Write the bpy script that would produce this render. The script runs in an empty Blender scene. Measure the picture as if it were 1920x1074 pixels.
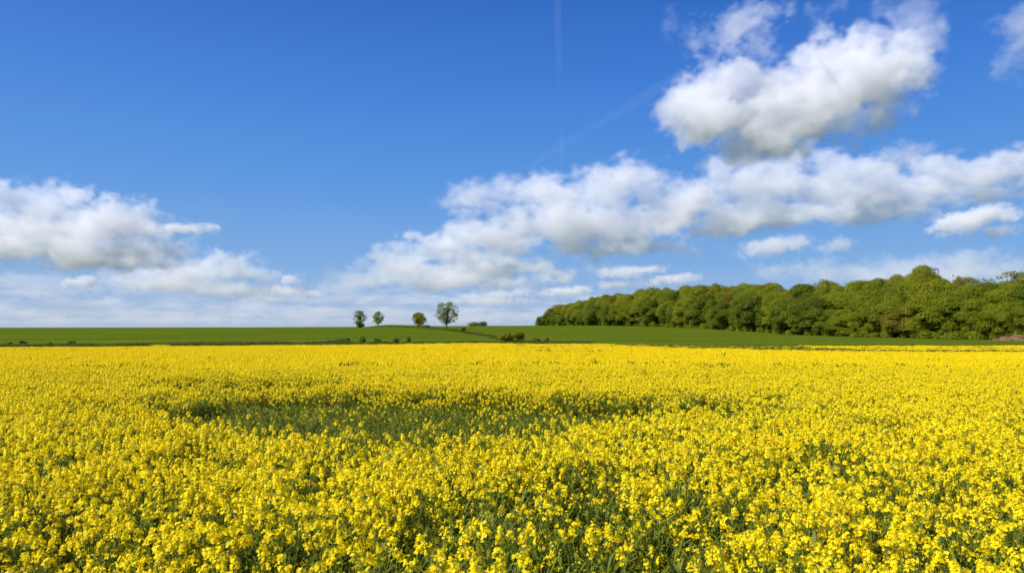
import bpy, math, random, time, sys
import numpy as np
from mathutils import Vector, Matrix

C = bpy.context
S = C.scene
T0 = time.time()
PI = math.pi
R_ = math.radians

# ------------------------------------------------------------------ camera
FPX = 1371.0                      # focal length in photo pixels (1920 wide)
HZ = 612.0                        # eye level row in the photo
EYE = Vector((0, 0, 2.3))
PITCH = math.atan((HZ - 537) / FPX)
cam = bpy.data.cameras.new('camera')
camo = bpy.data.objects.new('camera', cam)
S.collection.objects.link(camo)
S.camera = camo
cam.sensor_width = 36
cam.lens = 36 * FPX / 1920
cam.clip_start = .05
cam.clip_end = 90000
camo.location = EYE
camo.rotation_euler = (R_(90) + PITCH, 0, 0)

# ------------------------------------------------------------------ sky, sun, exposure
SUN_EL, SUN_AZ = R_(40), R_(-122)
w = bpy.data.worlds.new('World')
S.world = w
w.use_nodes = True
nt = w.node_tree
bg = nt.nodes['Background']
sky = nt.nodes.new('ShaderNodeTexSky')
sky.sky_type = 'NISHITA'
sky.sun_disc = False
sky.sun_elevation = SUN_EL
sky.sun_rotation = SUN_AZ
sky.altitude = 100
sky.air_density = 1.0
sky.dust_density = .35
sky.ozone_density = 4.0
# the clear polarised blue of the day: a colour ramp over elevation, paler on the sun's side, with a share of the physical sky
_N, _L = nt.nodes.new, nt.links.new
tcw = _N('ShaderNodeTexCoord')
sepw = _N('ShaderNodeSeparateXYZ'); _L(tcw.outputs['Generated'], sepw.inputs[0])
rmp = _N('ShaderNodeValToRGB'); _L(sepw.outputs[2], rmp.inputs[0])
SKYC = [(0, (.42, .525, .70)), (.025, (.345, .475, .715)), (.08, (.20, .40, .74)), (.19, (.096, .30, .74)), (.31, (.050, .207, .675)), (.41, (.027, .146, .55)), (.7, (.022, .10, .42)), (1, (.02, .08, .36))]
for i, (p_, c_) in enumerate(SKYC):
    e_ = rmp.color_ramp.elements[0] if i == 0 else (rmp.color_ramp.elements[-1] if i == len(SKYC) - 1 else rmp.color_ramp.elements.new(p_))
    e_.position = p_; e_.color = (*c_, 1)
side = _N('ShaderNodeMapRange'); side.inputs['From Min'].default_value = .25; side.inputs['From Max'].default_value = -.75
side.inputs['To Min'].default_value = 0; side.inputs['To Max'].default_value = 1
_L(sepw.outputs[0], side.inputs[0])
addw = _N('ShaderNodeMix'); addw.data_type = 'RGBA'; addw.blend_type = 'ADD'
_L(side.outputs[0], addw.inputs[0]); _L(rmp.outputs[0], addw.inputs[6]); addw.inputs[7].default_value = (.02, .024, .02, 1)
scw = _N('ShaderNodeMix'); scw.data_type = 'RGBA'; scw.blend_type = 'MULTIPLY'; scw.inputs[0].default_value = 1
_L(addw.outputs[2], scw.inputs[6]); scw.inputs[7].default_value = (7.17, 7.17, 7.17, 1)
mxw = _N('ShaderNodeMix'); mxw.data_type = 'RGBA'; mxw.inputs[0].default_value = .95
_L(sky.outputs[0], mxw.inputs[6]); _L(scw.outputs[2], mxw.inputs[7]); _L(mxw.outputs[2], bg.inputs[0])
bg.inputs[1].default_value = .0858
sun = bpy.data.lights.new('sun', 'SUN')
suno = bpy.data.objects.new('sun', sun)
S.collection.objects.link(suno)
sun.energy = 5.0
sun.angle = R_(.5)
sun.color = (1, .95, .87)
SUNV = Vector((math.sin(SUN_AZ) * math.cos(SUN_EL), math.cos(SUN_AZ) * math.cos(SUN_EL), math.sin(SUN_EL)))
suno.rotation_euler = SUNV.to_track_quat('Z', 'Y').to_euler()
S.view_settings.view_transform = 'Standard'
S.view_settings.look = 'None'
S.view_settings.gamma = 1
S.view_settings.exposure = 0.7
cy = S.cycles
cy.max_bounces = 24
cy.diffuse_bounces = 4
cy.transmission_bounces = 4
cy.glossy_bounces = 2
cy.volume_bounces = 24
cy.volume_step_rate = 3
cy.volume_max_steps = 256
cy.use_adaptive_sampling = True
cy.adaptive_threshold = .02
cy.use_denoising = True
cy.caustics_reflective = False
cy.caustics_refractive = False

# ------------------------------------------------------------------ helpers
RNG = np.random.default_rng(7)


def ray(px, py):
    """world direction through a photo pixel, forward component 1"""
    v = Vector(((px - 960) / FPX, 1, (537 - py) / FPX))
    v.rotate(Matrix.Rotation(PITCH, 3, 'X'))
    return v


def tag(o, label=None, cat=None, group=None, kind=None):
    if label: o['label'] = label
    if cat: o['category'] = cat
    if group: o['group'] = group
    if kind: o['kind'] = kind
    return o


def empty(name, loc, rz=0.0):
    o = bpy.data.objects.new(name, None)
    S.collection.objects.link(o)
    o.location = loc
    o.rotation_euler = (0, 0, rz)
    o.empty_display_size = .2
    return o


class MB:
    """collects polygons with numpy and writes them out as one mesh"""
    def __init__(s):
        s.v, s.f, s.m, s.n = [], [], [], 0

    def add(s, v, f, m=0):
        v = np.asarray(v, dtype=np.float32).reshape(-1, 3)
        f = np.asarray(f, dtype=np.int64)
        s.v.append(v)
        s.f.append(f + s.n)
        s.m.append(np.full(len(f), m, dtype=np.int32))
        s.n += len(v)

    def quads(s, q, m=0):
        """q: (N,4,3)"""
        q = np.asarray(q, dtype=np.float32)
        n = len(q)
        if n: s.add(q.reshape(-1, 3), np.arange(4 * n).reshape(n, 4), m)

    def tube(s, pts, rad, k=5, m=0):
        pts = [Vector(p) for p in pts]
        vs = []
        for i, p in enumerate(pts):
            d = (pts[min(i + 1, len(pts) - 1)] - pts[max(i - 1, 0)]).normalized()
            a = d.orthogonal().normalized()
            b = d.cross(a)
            for j in range(k):
                t = 2 * PI * j / k
                vs.append(p + (a * math.cos(t) + b * math.sin(t)) * rad[i])
        fs = []
        for i in range(len(pts) - 1):
            for j in range(k):
                j2 = (j + 1) % k
                fs.append((i * k + j, i * k + j2, (i + 1) * k + j2, (i + 1) * k + j))
        s.add([tuple(v) for v in vs], fs, m)

    def arrays(s):
        return np.concatenate(s.v), np.concatenate(s.f), np.concatenate(s.m)

    def merge(s, arr, M=None):
        v, f, m = arr
        if M is not None: v = v @ M[:3, :3].T + M[:3, 3]
        s.v.append(v.astype(np.float32)); s.f.append(f + s.n); s.m.append(m); s.n += len(v)

    def mesh(s, name, mats, smooth=False):
        v, f, m = s.arrays()
        return mesh_from(name, v, f, m, mats, smooth)

    def build(s, name, mats, parent=None, smooth=False):
        o = bpy.data.objects.new(name, s.mesh(name, mats, smooth))
        S.collection.objects.link(o)
        if parent: o.parent = parent
        return o


def mesh_from(name, v, f, m, mats, smooth=False):
    me = bpy.data.meshes.new(name)
    nf = len(f)
    me.vertices.add(len(v)); me.loops.add(4 * nf); me.polygons.add(nf)
    me.vertices.foreach_set('co', np.ascontiguousarray(v, dtype=np.float32).ravel())
    me.loops.foreach_set('vertex_index', f.astype(np.int32).ravel())
    me.polygons.foreach_set('loop_start', np.arange(0, 4 * nf, 4, dtype=np.int32))
    for mt in mats: me.materials.append(mt)
    if m is not None: me.polygons.foreach_set('material_index', m.astype(np.int32))
    me.polygons.foreach_set('use_smooth', np.full(nf, smooth, dtype=bool))
    me.update(calc_edges=True)
    return me


def mkmat(name):
    m = bpy.data.materials.new(name)
    m.use_nodes = True
    n = m.node_tree
    n.nodes.clear()
    return m, n, n.nodes.new('ShaderNodeOutputMaterial')


def leafmat(name, cols, trans=.3, tcol=None, noise_scale=.5, rough=.6, spec=.12, island=.5, nz=.6):
    """leaf/petal: diffuse + translucent; hue varies by leaf and softly in space"""
    m, n, out = mkmat(name)
    N, L = n.nodes.new, n.links.new
    geo = N('ShaderNodeNewGeometry')
    nzt = N('ShaderNodeTexNoise'); nzt.inputs['Scale'].default_value = noise_scale; nzt.inputs['Detail'].default_value = 3
    L(geo.outputs['Position'], nzt.inputs['Vector'])
    a = N('ShaderNodeMath'); a.operation = 'MULTIPLY_ADD'
    L(geo.outputs['Random Per Island'], a.inputs[0]); a.inputs[1].default_value = island
    b = N('ShaderNodeMath'); b.operation = 'MULTIPLY_ADD'
    L(nzt.outputs[0], b.inputs[0]); b.inputs[1].default_value = nz * 2; b.inputs[2].default_value = .5 - nz - island / 2
    L(b.outputs[0], a.inputs[2])
    cr = N('ShaderNodeValToRGB')
    L(a.outputs[0], cr.inputs[0])
    el = cr.color_ramp.elements
    for i, c in enumerate(cols):
        p = i / (len(cols) - 1)
        if i == 0: e = el[0]
        elif i == len(cols) - 1: e = el[len(el) - 1]
        else: e = el.new(p)
        e.position = p
        e.color = (*c, 1)
    p = N('ShaderNodeBsdfPrincipled')
    p.inputs['Roughness'].default_value = rough
    p.inputs['Specular IOR Level'].default_value = spec
    L(cr.outputs[0], p.inputs['Base Color'])
    t = N('ShaderNodeBsdfTranslucent')
    if tcol:
        mx = N('ShaderNodeMix'); mx.data_type = 'RGBA'; mx.blend_type = 'MULTIPLY'; mx.inputs[0].default_value = 1
        L(cr.outputs[0], mx.inputs[6]); mx.inputs[7].default_value = (*tcol, 1)
        L(mx.outputs[2], t.inputs[0])
    else:
        L(cr.outputs[0], t.inputs[0])
    ms = N('ShaderNodeMixShader'); ms.inputs[0].default_value = trans
    L(p.outputs[0], ms.inputs[1]); L(t.outputs[0], ms.inputs[2]); L(ms.outputs[0], out.inputs[0])
    return m


# ------------------------------------------------------------------ the lie of the land
EDGE = 100.0                                   # far edge of the rapeseed
CAN = 1.12                                     # crop height
_eu = [-1.3, -.70, -.335, 0, .10, .175, .30, .45, .70, 1.3]
_ep = [653, 651, 648, 643.5, 645, 646.5, 648, 648, 649, 649]


def smooth_interp(x, xs, ys):
    """piecewise cubic-ish interpolation"""
    xs = np.asarray(xs, float); ys = np.asarray(ys, float)
    x = np.clip(x, xs[0], xs[-1])
    i = np.clip(np.searchsorted(xs, x) - 1, 0, len(xs) - 2)
    m = np.gradient(ys, xs)
    h = xs[i + 1] - xs[i]
    t = (x - xs[i]) / h
    t2, t3 = t * t, t * t * t
    return (2 * t3 - 3 * t2 + 1) * ys[i] + (t3 - 2 * t2 + t) * h * m[i] + (-2 * t3 + 3 * t2) * ys[i + 1] + (t3 - t2) * h * m[i + 1]


def zpx(py, d):
    return EYE.z - (py - HZ) / FPX * d


_cols = np.array([-1.3, -.70, -.40, -.21, -.165, -.13, -.09, -.05, 0.0, .05, .14, .25, .32, .39, .50, .62, .70, 1.3])
# rows of ground seen at each distance, one list per column
_knots = np.array([EDGE, 105, 135, 180, 240, 300, 360, 420, 480])
_tab = {
    -1.3: [653, 634, 624, 619.5, 617, 615.5, 614.8, 614.4],
    -.70: [652, 634, 624, 619.5, 617, 615.5, 614.6, 614],
    -.40: [649, 633, 623.5, 619, 616.5, 615, 614, 613.5],
    -.21: [646.5, 632, 623, 618, 615, 613.0, 612.8, 612.6],
    -.165: [646, 632, 623, 617.5, 612.6, 608.6, 610.6, 612],
    -.13: [645.5, 632, 623.5, 618, 613.4, 609.6, 610.6, 611.6],
    -.09: [645, 634, 626, 620, 615, 612.5, 611.4, 611],
    -.05: [645, 635, 628, 622, 617, 613.5, 611.6, 610.6],
    0.0: [644.5, 635.5, 629, 623.5, 618.5, 614.5, 612, 610.5],
    .05: [645, 636, 629, 623.5, 618.5, 614.5, 611.5, 609.8],
    .14: [646.5, 636, 628, 621.5, 616, 612, 609.5, 609],
    .25: [648, 637, 629, 622, 616.5, 613, 611, 610],
    .32: [648.5, 638.5, 631, 624.5, 620.5, 618, 616, 615],
    .39: [649, 640, 634, 629, 626, 624, 622, 621],
    .50: [649, 641, 635.5, 632, 629.5, 628, 627, 626],
    .62: [649.5, 642, 637, 634.5, 632.5, 631, 630, 629],
    .70: [650, 643, 637.5, 635.5, 634, 633, 632, 631],
    1.3: [651, 645, 640, 638, 636.5, 635.5, 635, 634.5],
}
_ztab = np.array([[zpx(np.interp(c, _eu, _ep), EDGE) - CAN] + [zpx(p, d) for p, d in zip(_tab[float(c)], _knots[1:])] for c in _cols])


def ground(x, y):
    x = np.asarray(x, float); y = np.asarray(y, float)
    near = np.clip(y, -60, EDGE) / EDGE * (zpx(smooth_interp(x / EDGE, _eu, _ep), EDGE) - CAN)
    u = np.clip(x / np.maximum(y, 20), -1.3, 1.3)
    d = np.clip(y, EDGE, 480)
    ui = np.clip(np.searchsorted(_cols, u) - 1, 0, len(_cols) - 2)
    tu = (u - _cols[ui]) / (_cols[ui + 1] - _cols[ui])
    tu = tu * tu * (3 - 2 * tu)
    di = np.clip(np.searchsorted(_knots, d) - 1, 0, len(_knots) - 2)
    td = (d - _knots[di]) / (_knots[di + 1] - _knots[di])
    z = (_ztab[ui, di] * (1 - tu) + _ztab[ui + 1, di] * tu) * (1 - td) + (_ztab[ui, di + 1] * (1 - tu) + _ztab[ui + 1, di + 1] * tu) * td
    z = z - np.clip(y - 480, 0, None) * .012 + np.clip(y - 1200, 0, None) * .0075
    return np.where(y < EDGE, near, z)


def gz(x, y):
    return float(ground(x, y))


def spot(px, d):
    """ground point on photo column px at distance d"""
    x = (px - 960) / FPX * d
    return Vector((x, d, gz(x, d)))


# ------------------------------------------------------------------ ground sheets
def field_mat(name, cols, streak=0.0, rough=.9, scale=.05, fine=3.0, rot=0.0):
    m, n, out = mkmat(name)
    N, L = n.nodes.new, n.links.new
    tc = N('ShaderNodeNewGeometry')
    mp = N('ShaderNodeMapping'); mp.inputs['Rotation'].default_value = (0, 0, rot); mp.inputs['Scale'].default_value = (1, 6 if streak else 1, 1)
    L(tc.outputs['Position'], mp.inputs[0])
    n1 = N('ShaderNodeTexNoise'); n1.inputs['Scale'].default_value = scale; n1.inputs['Detail'].default_value = 5; n1.inputs['Roughness'].default_value = .6
    L(mp.outputs[0], n1.inputs['Vector'])
    n2 = N('ShaderNodeTexNoise'); n2.inputs['Scale'].default_value = fine; n2.inputs['Detail'].default_value = 4; n2.inputs['Roughness'].default_value = .7
    L(tc.outputs['Position'], n2.inputs['Vector'])
    if streak:
        # sown rows with a paired wheel track every 24 m
        wv = N('ShaderNodeTexWave'); wv.wave_type = 'BANDS'; wv.bands_direction = 'X'; wv.inputs['Scale'].default_value = .0131; wv.inputs['Distortion'].default_value = .4; wv.inputs['Detail'].default_value = 1
        m2 = N('ShaderNodeMapping'); m2.inputs['Rotation'].default_value = (0, 0, streak); L(tc.outputs['Position'], m2.inputs[0]); L(m2.outputs[0], wv.inputs['Vector'])
        tk = N('ShaderNodeMapRange'); tk.inputs['From Min'].default_value = .965; tk.inputs['From Max'].default_value = 1; tk.inputs['To Max'].default_value = -.30; L(wv.outputs[0], tk.inputs[0])
    a = N('ShaderNodeMath'); a.operation = 'ADD'
    b = N('ShaderNodeMath'); b.operation = 'MULTIPLY_ADD'; L(n2.outputs[0], b.inputs[0]); b.inputs[1].default_value = .9; b.inputs[2].default_value = -.45
    L(n1.outputs[0], a.inputs[0]); L(b.outputs[0], a.inputs[1])
    if streak:
        a2 = N('ShaderNodeMath'); a2.operation = 'ADD'; L(a.outputs[0], a2.inputs[0]); L(tk.outputs[0], a2.inputs[1]); a = a2
    cr = N('ShaderNodeValToRGB'); L(a.outputs[0], cr.inputs[0])
    cr.color_ramp.elements[0].position = .25; cr.color_ramp.elements[0].color = (*cols[0], 1)
    cr.color_ramp.elements[1].position = .75; cr.color_ramp.elements[1].color = (*cols[1], 1)
    p = N('ShaderNodeBsdfPrincipled'); p.inputs['Roughness'].default_value = rough; p.inputs['Specular IOR Level'].default_value = 0
    L(cr.outputs[0], p.inputs['Base Color'])
    bm_ = N('ShaderNodeBump'); bm_.inputs['Strength'].default_value = .6; bm_.inputs['Distance'].default_value = .15
    L(n2.outputs[0], bm_.inputs['Height']); L(bm_.outputs[0], p.inputs['Normal'])
    L(p.outputs[0], out.inputs[0])
    return m


def sheet(name, xs, ys, mat, lift=0.0, polar=True):
    if polar:
        U, Y = np.meshgrid(xs, ys, indexing='ij')
        X = U * np.maximum(Y, 20)
    else:
        X, Y = np.meshgrid(xs, ys, indexing='ij')
    Z = ground(X, Y) + lift
    nx, ny = X.shape
    v = np.stack([X, Y, Z], -1).reshape(-1, 3)
    i, j = np.meshgrid(np.arange(nx - 1), np.arange(ny - 1), indexing='ij')
    a = (i * ny + j).ravel()
    f = np.stack([a, a + ny, a + ny + 1, a + 1], -1)
    me = mesh_from(name, v, f, None, [mat], True)
    o = bpy.data.objects.new(name, me)
    S.collection.objects.link(o)
    return tag(o, kind='structure')


SOIL = field_mat('soil', [(.035, .030, .014), (.05, .06, .018)], scale=1.0)
CEREAL = field_mat('young cereal', [(.044, .066, .004), (.106, .142, .012)], streak=1.15, scale=.022, fine=1.2, rot=.25)
us = np.concatenate([np.linspace(-4, -1.35, 12), np.linspace(-1.3, 1.3, 261), np.linspace(1.35, 4, 12)])
ys_far = np.concatenate([np.arange(EDGE, 485, 2.5), np.geomspace(490, 40000, 40)])
sheet('green_field', us, ys_far, CEREAL)
sheet('ground', np.arange(-440, 441, 4.0), np.arange(-100, EDGE + .1, 4.0), SOIL, polar=False)

# ------------------------------------------------------------------ rapeseed plants
PETAL = leafmat('rapeseed petals', [(.84, .625, .002), (.91, .74, .004), (.955, .835, .012)], trans=.42, noise_scale=.9, island=.55, nz=.35, rough=.55, spec=.2)
STEM = leafmat('rapeseed stems', [(.10, .14, .016), (.16, .205, .022), (.23, .27, .034)], trans=.25, noise_scale=1.5, rough=.5, spec=.15)
LEAF = leafmat('rapeseed leaves', [(.092, .120, .012), (.148, .182, .017), (.21, .245, .026)], trans=.45, noise_scale=1.0, rough=.5, spec=.15)
BUD = leafmat('rapeseed buds', [(.22, .26, .02), (.40, .38, .02)], trans=.2, noise_scale=5)
MATS = [STEM, LEAF, PETAL, BUD]


def frames(nrm, rng):
    """two unit vectors across each normal, turned at random"""
    a = np.cross(nrm, rng.standard_normal(nrm.shape))
    a /= np.linalg.norm(a, axis=1, keepdims=True) + 1e-9
    return a, np.cross(nrm, a)


def flowers(mb, c, nrm, size, rng, petals=4):
    """open four-petalled flowers: each petal a kinked quad"""
    a, b = frames(nrm, rng)
    for k in range(petals):
        t = k * 2 * PI / petals
        d = a * math.cos(t) + b * math.sin(t)
        e = np.cross(nrm, d)
        s = (size * rng.uniform(.85, 1.15, len(c)))[:, None]
        up = rng.uniform(-.25, .35, len(c))[:, None]
        p0 = c + d * s * .05
        p1 = c + d * s * .62 + e * s * .42 + nrm * s * up * .6
        p2 = c + d * s * 1.0 + nrm * s * up
        p3 = c + d * s * .62 - e * s * .42 + nrm * s * up * .6
        mb.quads(np.stack([p0, p1, p2, p3], 1), 2)


def leaf_blades(mb, base, dirv, up, length, width, droop, m=1):
    """leaf in two bent quads"""
    dirv = dirv / np.linalg.norm(dirv, axis=1, keepdims=True)
    side = np.cross(dirv, up)
    side /= np.linalg.norm(side, axis=1, keepdims=True) + 1e-9
    mid = base + dirv * (length * .5)[:, None] + np.array((0, 0, .12)) * length[:, None]
    tip = base + dirv * length[:, None] - np.array((0, 0, 1)) * (length * droop)[:, None]
    w2 = side * (width * .5)[:, None]
    w0 = w2 * .3
    mb.quads(np.stack([base - w0, base + w0, mid + w2, mid - w2], 1), m)
    mb.quads(np.stack([mid - w2, mid + w2, tip + w0 * .5, tip - w0 * .5], 1), m)


def make_plant(seed, h=1.08, heads=7, rich=1.0, lod=0):
    """returns lists: stem+leaf arrays, one array per flower head"""
    rng = np.random.default_rng(seed)
    st, lf, hd = MB(), MB(), []
    lean = rng.uniform(-.08, .08, 2)
    top = np.array((lean[0], lean[1], h - .07))
    pts = [(0, 0, 0), (lean[0] * .2, lean[1] * .3, h * .4), (lean[0] * .6, lean[1] * .6, h * .7), tuple(top)]
    st.tube(pts, [.007, .006, .0045, .002], 4 if lod == 0 else 3, 0)
    tips = [(top, np.array((lean[0], lean[1], 1.0)))]
    for i in range(heads - 1):
        t = rng.uniform(.42, .8)
        a = rng.uniform(0, 2 * PI)
        b0 = np.array((lean[0] * t, lean[1] * t, h * t))
        out = rng.uniform(.07, .27)
        tz = h - rng.uniform(.0, .30)
        tip = np.array((b0[0] + math.cos(a) * out, b0[1] + math.sin(a) * out, max(tz, b0[2] + .1)))
        midp = b0 * .5 + tip * .5 + np.array((math.cos(a), math.sin(a), -.3)) * .03
        st.tube([tuple(b0), tuple(midp), tuple(tip)], [.0038, .003, .0018], 3, 0)
        tips.append((tip, np.array((math.cos(a) * .25, math.sin(a) * .25, 1.0))))
    for tip, ax in tips:
        ax = ax / np.linalg.norm(ax)
        mb = MB()
        n = int(rng.integers(16, 31) * rich)
        R = rng.uniform(.022, .040)
        H = rng.uniform(.03, .095)
        if lod: n = int(n * 1.3)
        st_end = tip + ax * H
        mb.tube([tuple(tip), tuple(st_end)], [.0016, .001], 3, 0)
        if n > 2:
            t = rng.uniform(0, 1, n) ** .8
            ph = rng.uniform(0, 2 * PI, n)
            u, v = frames(np.repeat(ax[None], n, 0), np.random.default_rng(3))
            rad = R * (1 - .45 * t) * rng.uniform(.75, 1.15, n)
            radial = u * np.cos(ph)[:, None] + v * np.sin(ph)[:, None]
            c = tip + ax * (t * H)[:, None] + radial * rad[:, None] + ax * (rad * .35)[:, None]
            nr = radial * .8 + ax * rng.uniform(.2, 1.1, n)[:, None] + rng.standard_normal((n, 3)) * .25
            nr /= np.linalg.norm(nr, axis=1, keepdims=True)
            flowers(mb, c, nr, .0108 if lod == 0 else .0145, rng, 4 if lod == 0 else 3)
        # buds at the very top
        nb = 5 if lod == 0 else 2
        c = st_end + rng.standard_normal((nb, 3)) * .006
        nb_n = rng.standard_normal((nb, 3)); nb_n /= np.linalg.norm(nb_n, axis=1, keepdims=True)
        a_, b_ = frames(nb_n, rng)
        z = .006
        mb.quads(np.stack([c - a_ * z, c - b_ * z * .6, c + a_ * z, c + b_ * z * .6], 1), 3)
        # young pods below the flowers
        if lod == 0:
            for _ in range(rng.integers(2, 6)):
                p = tip - ax * rng.uniform(.0, .07)
                a = rng.uniform(0, 2 * PI)
                q = p + np.array((math.cos(a) * .035, math.sin(a) * .035, .018))
                mb.tube([tuple(p), tuple(q)], [.001, .0016], 3, 0)
        hd.append(mb)
    # leaves: big low ones, clasping upper ones
    n = int(rng.integers(7, 11))
    z = np.sort(rng.uniform(.12, .82, n)) * h
    a = rng.uniform(0, 2 * PI, n)
    base = np.stack([lean[0] * z / h, lean[1] * z / h, z], 1)
    L_ = rng.uniform(.12, .2, n) * (1.25 - .9 * z / h)
    dv = np.stack([np.cos(a), np.sin(a), rng.uniform(.3, 1.1, n)], 1)
    leaf_blades(lf, base, dv, np.array((0, 0, 1.0)), L_, L_ * rng.uniform(.2, .34, n), rng.uniform(-.1, .5, n))
    n = int(rng.integers(12, 20))
    k = rng.integers(0, len(tips), n)
    tp = np.array([t_[0] for t_ in tips])[k]
    t = rng.uniform(.35, .92, n)[:, None]
    base = tp * t + np.array((lean[0] * .6, lean[1] * .6, h * .55)) * (1 - t)
    a = rng.uniform(0, 2 * PI, n)
    L_ = rng.uniform(.035, .09, n)
    leaf_blades(lf, base, np.stack([np.cos(a), np.sin(a), rng.uniform(.6, 2.2, n)], 1), np.array((0, 0, 1.0)), L_, L_ * rng.uniform(.18, .32, n), rng.uniform(-.2, .3, n))
    return st, lf, hd


def whole(parts):
    st, lf, hd = parts
    m = MB()
    for q in [st, lf] + hd:
        if q.n: m.merge(q.arrays())
    return m


def stunted(seed):
    """short leafy plant of the thin patch, few or no flowers"""
    rng = np.random.default_rng(seed)
    h = rng.uniform(.52, .74)
    st, lf, hd = make_plant(seed + 900, h, 3, rng.choice([0, 0, .0, .3]), 0)
    n = 48
    a = rng.uniform(0, 2 * PI, n)
    z = rng.uniform(.1, .95, n) * h
    base = np.stack([rng.normal(0, .05, n), rng.normal(0, .05, n), z], 1)
    L_ = rng.uniform(.06, .15, n)
    leaf_blades(lf, base, np.stack([np.cos(a), np.sin(a), rng.uniform(.5, 2.2, n)], 1), np.array((0, 0, 1.0)), L_, L_ * rng.uniform(.08, .2, n), rng.uniform(-.2, .3, n))
    return whole((st, lf, hd))


def lowfreq(x, y, s, seed):
    """soft 2-D value noise, 0..1"""
    r = np.random.default_rng(seed)
    g = r.random((64, 64))
    x = np.asarray(x) * s + 31.7; y = np.asarray(y) * s + 17.3
    xi, yi = np.floor(x).astype(int), np.floor(y).astype(int)
    tx, ty = x - xi, y - yi
    tx, ty = tx * tx * (3 - 2 * tx), ty * ty * (3 - 2 * ty)
    G = lambda i, j: g[i % 64, j % 64]
    return (G(xi, yi) * (1 - tx) + G(xi + 1, yi) * tx) * (1 - ty) + (G(xi, yi + 1) * (1 - tx) + G(xi + 1, yi + 1) * tx) * ty


def thin(x, y):
    """0..1: where the crop stands short and green (the patch in the middle distance, the hollow at the right)"""
    n = lowfreq(x, y, .9, 1) * .6 + lowfreq(x, y, 2.3, 2) * .4
    e = lambda cx, cy_, rx, ry: 1 - np.sqrt(((x - cx) / rx) ** 2 + ((y - cy_) / ry) ** 2)
    m = np.maximum.reduce([e(-1.2, 12.9, 2.9, 3.2) + .12, e(-3.6, 13.8, 2.9, 2.7) + .05, e(1.5, 13.6, 2.6, 1.8) + .12, e(3.3, 14.2, 1.9, 1.1) + .06, e(-7.4, 19.5, 4.6, 2.2) - .22, e(-4.9, 16.0, 2.4, 1.4) - .12])
    m = m + (n - .5) * .7
    return m


# --- the nearest plants, each a thing of its own
DENS = 31.0
r1 = np.random.default_rng(5)
PROTO = [make_plant(100 + i, h=1.0 + .16 * random.Random(i).random(), heads=[8, 9, 10, 7, 11, 9, 8, 10][i]) for i in range(8)]
PM = []
for st, lf, hd in PROTO:
    PM.append((st.mesh('stem', MATS), lf.mesh('foliage', MATS), [h_.mesh('flower_head', MATS) for h_ in hd]))
ymax, umax = 28.0, .86
n = int(DENS * (2 * umax * ymax * ymax / 2 + 3 * ymax))
yy = np.sqrt(r1.random(n)) * ymax
xx = (r1.random(n) * 2 - 1) * (umax * ymax + 1.5)
keep = (np.abs(xx) < umax * yy + 1.5) & (yy > 2.05)
xx, yy = xx[keep], yy[keep]
# area-uniform over the strip
yy = r1.uniform(2.6, ymax, int(DENS * (2 * (umax * ymax + 1.5)) * (ymax - 2.6)))
xx = r1.uniform(-(umax * ymax + 1.5), umax * ymax + 1.5, len(yy))
keep = np.abs(xx) < umax * yy + 1.5
xx, yy = xx[keep], yy[keep]
gap = lowfreq(xx, yy, 1.5, 8) * .5 + lowfreq(xx, yy, 4.2, 9) * .5
keep = r1.random(len(xx)) < np.clip(.5 + (gap - .5) * np.interp(yy, [3, 8, 20], [2.6, 2.2, 1.4]) + np.interp(yy, [3, 5, 9], [.02, .1, .25]), 0.02, 1)
fill = ~keep & (yy < 16) & (thin(xx, yy) < -.05)
fx, fy = np.tile(xx[fill], 2) + r1.normal(0, .08, 2 * fill.sum()), np.tile(yy[fill], 2) + r1.normal(0, .08, 2 * fill.sum())                      # short leafy plants stand in the gaps
xx, yy = xx[keep], yy[keep]
th = thin(xx, yy)
o_ = np.argsort(yy)
xx, yy, th = xx[o_], yy[o_], th[o_]
infr = (np.abs(xx) < .70 * yy + .05) & (yy > 3.3)       # in view: nearer ones stand below the picture
front = np.where(infr)[0][:300]
isfront = np.zeros(len(xx), bool); isfront[front] = True
zz = ground(xx, yy)
for q, i in enumerate(front):
    st, lf, hd = PM[q % 8]
    rt = tag(empty('rapeseed_plant', (xx[i], yy[i], zz[i]), r1.uniform(0, 2 * PI)), 'yellow flowering rapeseed plant in the nearest rows of the crop', 'rapeseed plant', 'rapeseed plants in the nearest rows')
    sc_ = r1.uniform(.84, 1.06)
    rt.scale = (sc_, sc_, sc_)
    for nm, me in [('stem', st), ('foliage', lf)] + [('flower_head', h_) for h_ in hd]:
        p = bpy.data.objects.new(nm, me)
        S.collection.objects.link(p)
        p.parent = rt

# --- everything behind them: one crop, scattered over the field
lib = bpy.data.collections.new('crop_kinds')          # source shapes only, not linked to the scene
NL = [0]


def lib_add(mb):
    o = bpy.data.objects.new('crop_%03d' % NL[0], mb.mesh('crop', MATS))
    lib.objects.link(o)
    NL[0] += 1
    return NL[0] - 1


K_FULL = [lib_add(whole(p)) for p in PROTO]
K_LOW = [lib_add(stunted(40 + i)) for i in range(7)]
FARP = [whole(make_plant(300 + i, h=.98 + .14 * random.Random(50 + i).random(), heads=9 + i % 4, lod=1)).arrays() for i in range(8)]


def tile(seed, size=2.0, dens=29, low=False, part=.8):
    r = np.random.default_rng(seed)
    m = MB()
    nn = int(size * size * dens)
    for _ in range(nn):
        a = r.uniform(0, 2 * PI); s = r.uniform(.84, 1.08)
        if low: s *= 1.0
        M = np.eye(4); M[:2, :2] = [[math.cos(a), -math.sin(a)], [math.sin(a), math.cos(a)]]
        M[:3, :3] *= s
        M[:3, 3] = (r.uniform(-size / 2, size / 2), r.uniform(-size / 2, size / 2), 0)
        v, f, mi = FARP[r.integers(0, 8)]
        if low: mi = np.where((mi >= 2) & (r.random() < part), 1, mi)
        m.merge((v, f, mi), M)
    return m


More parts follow.
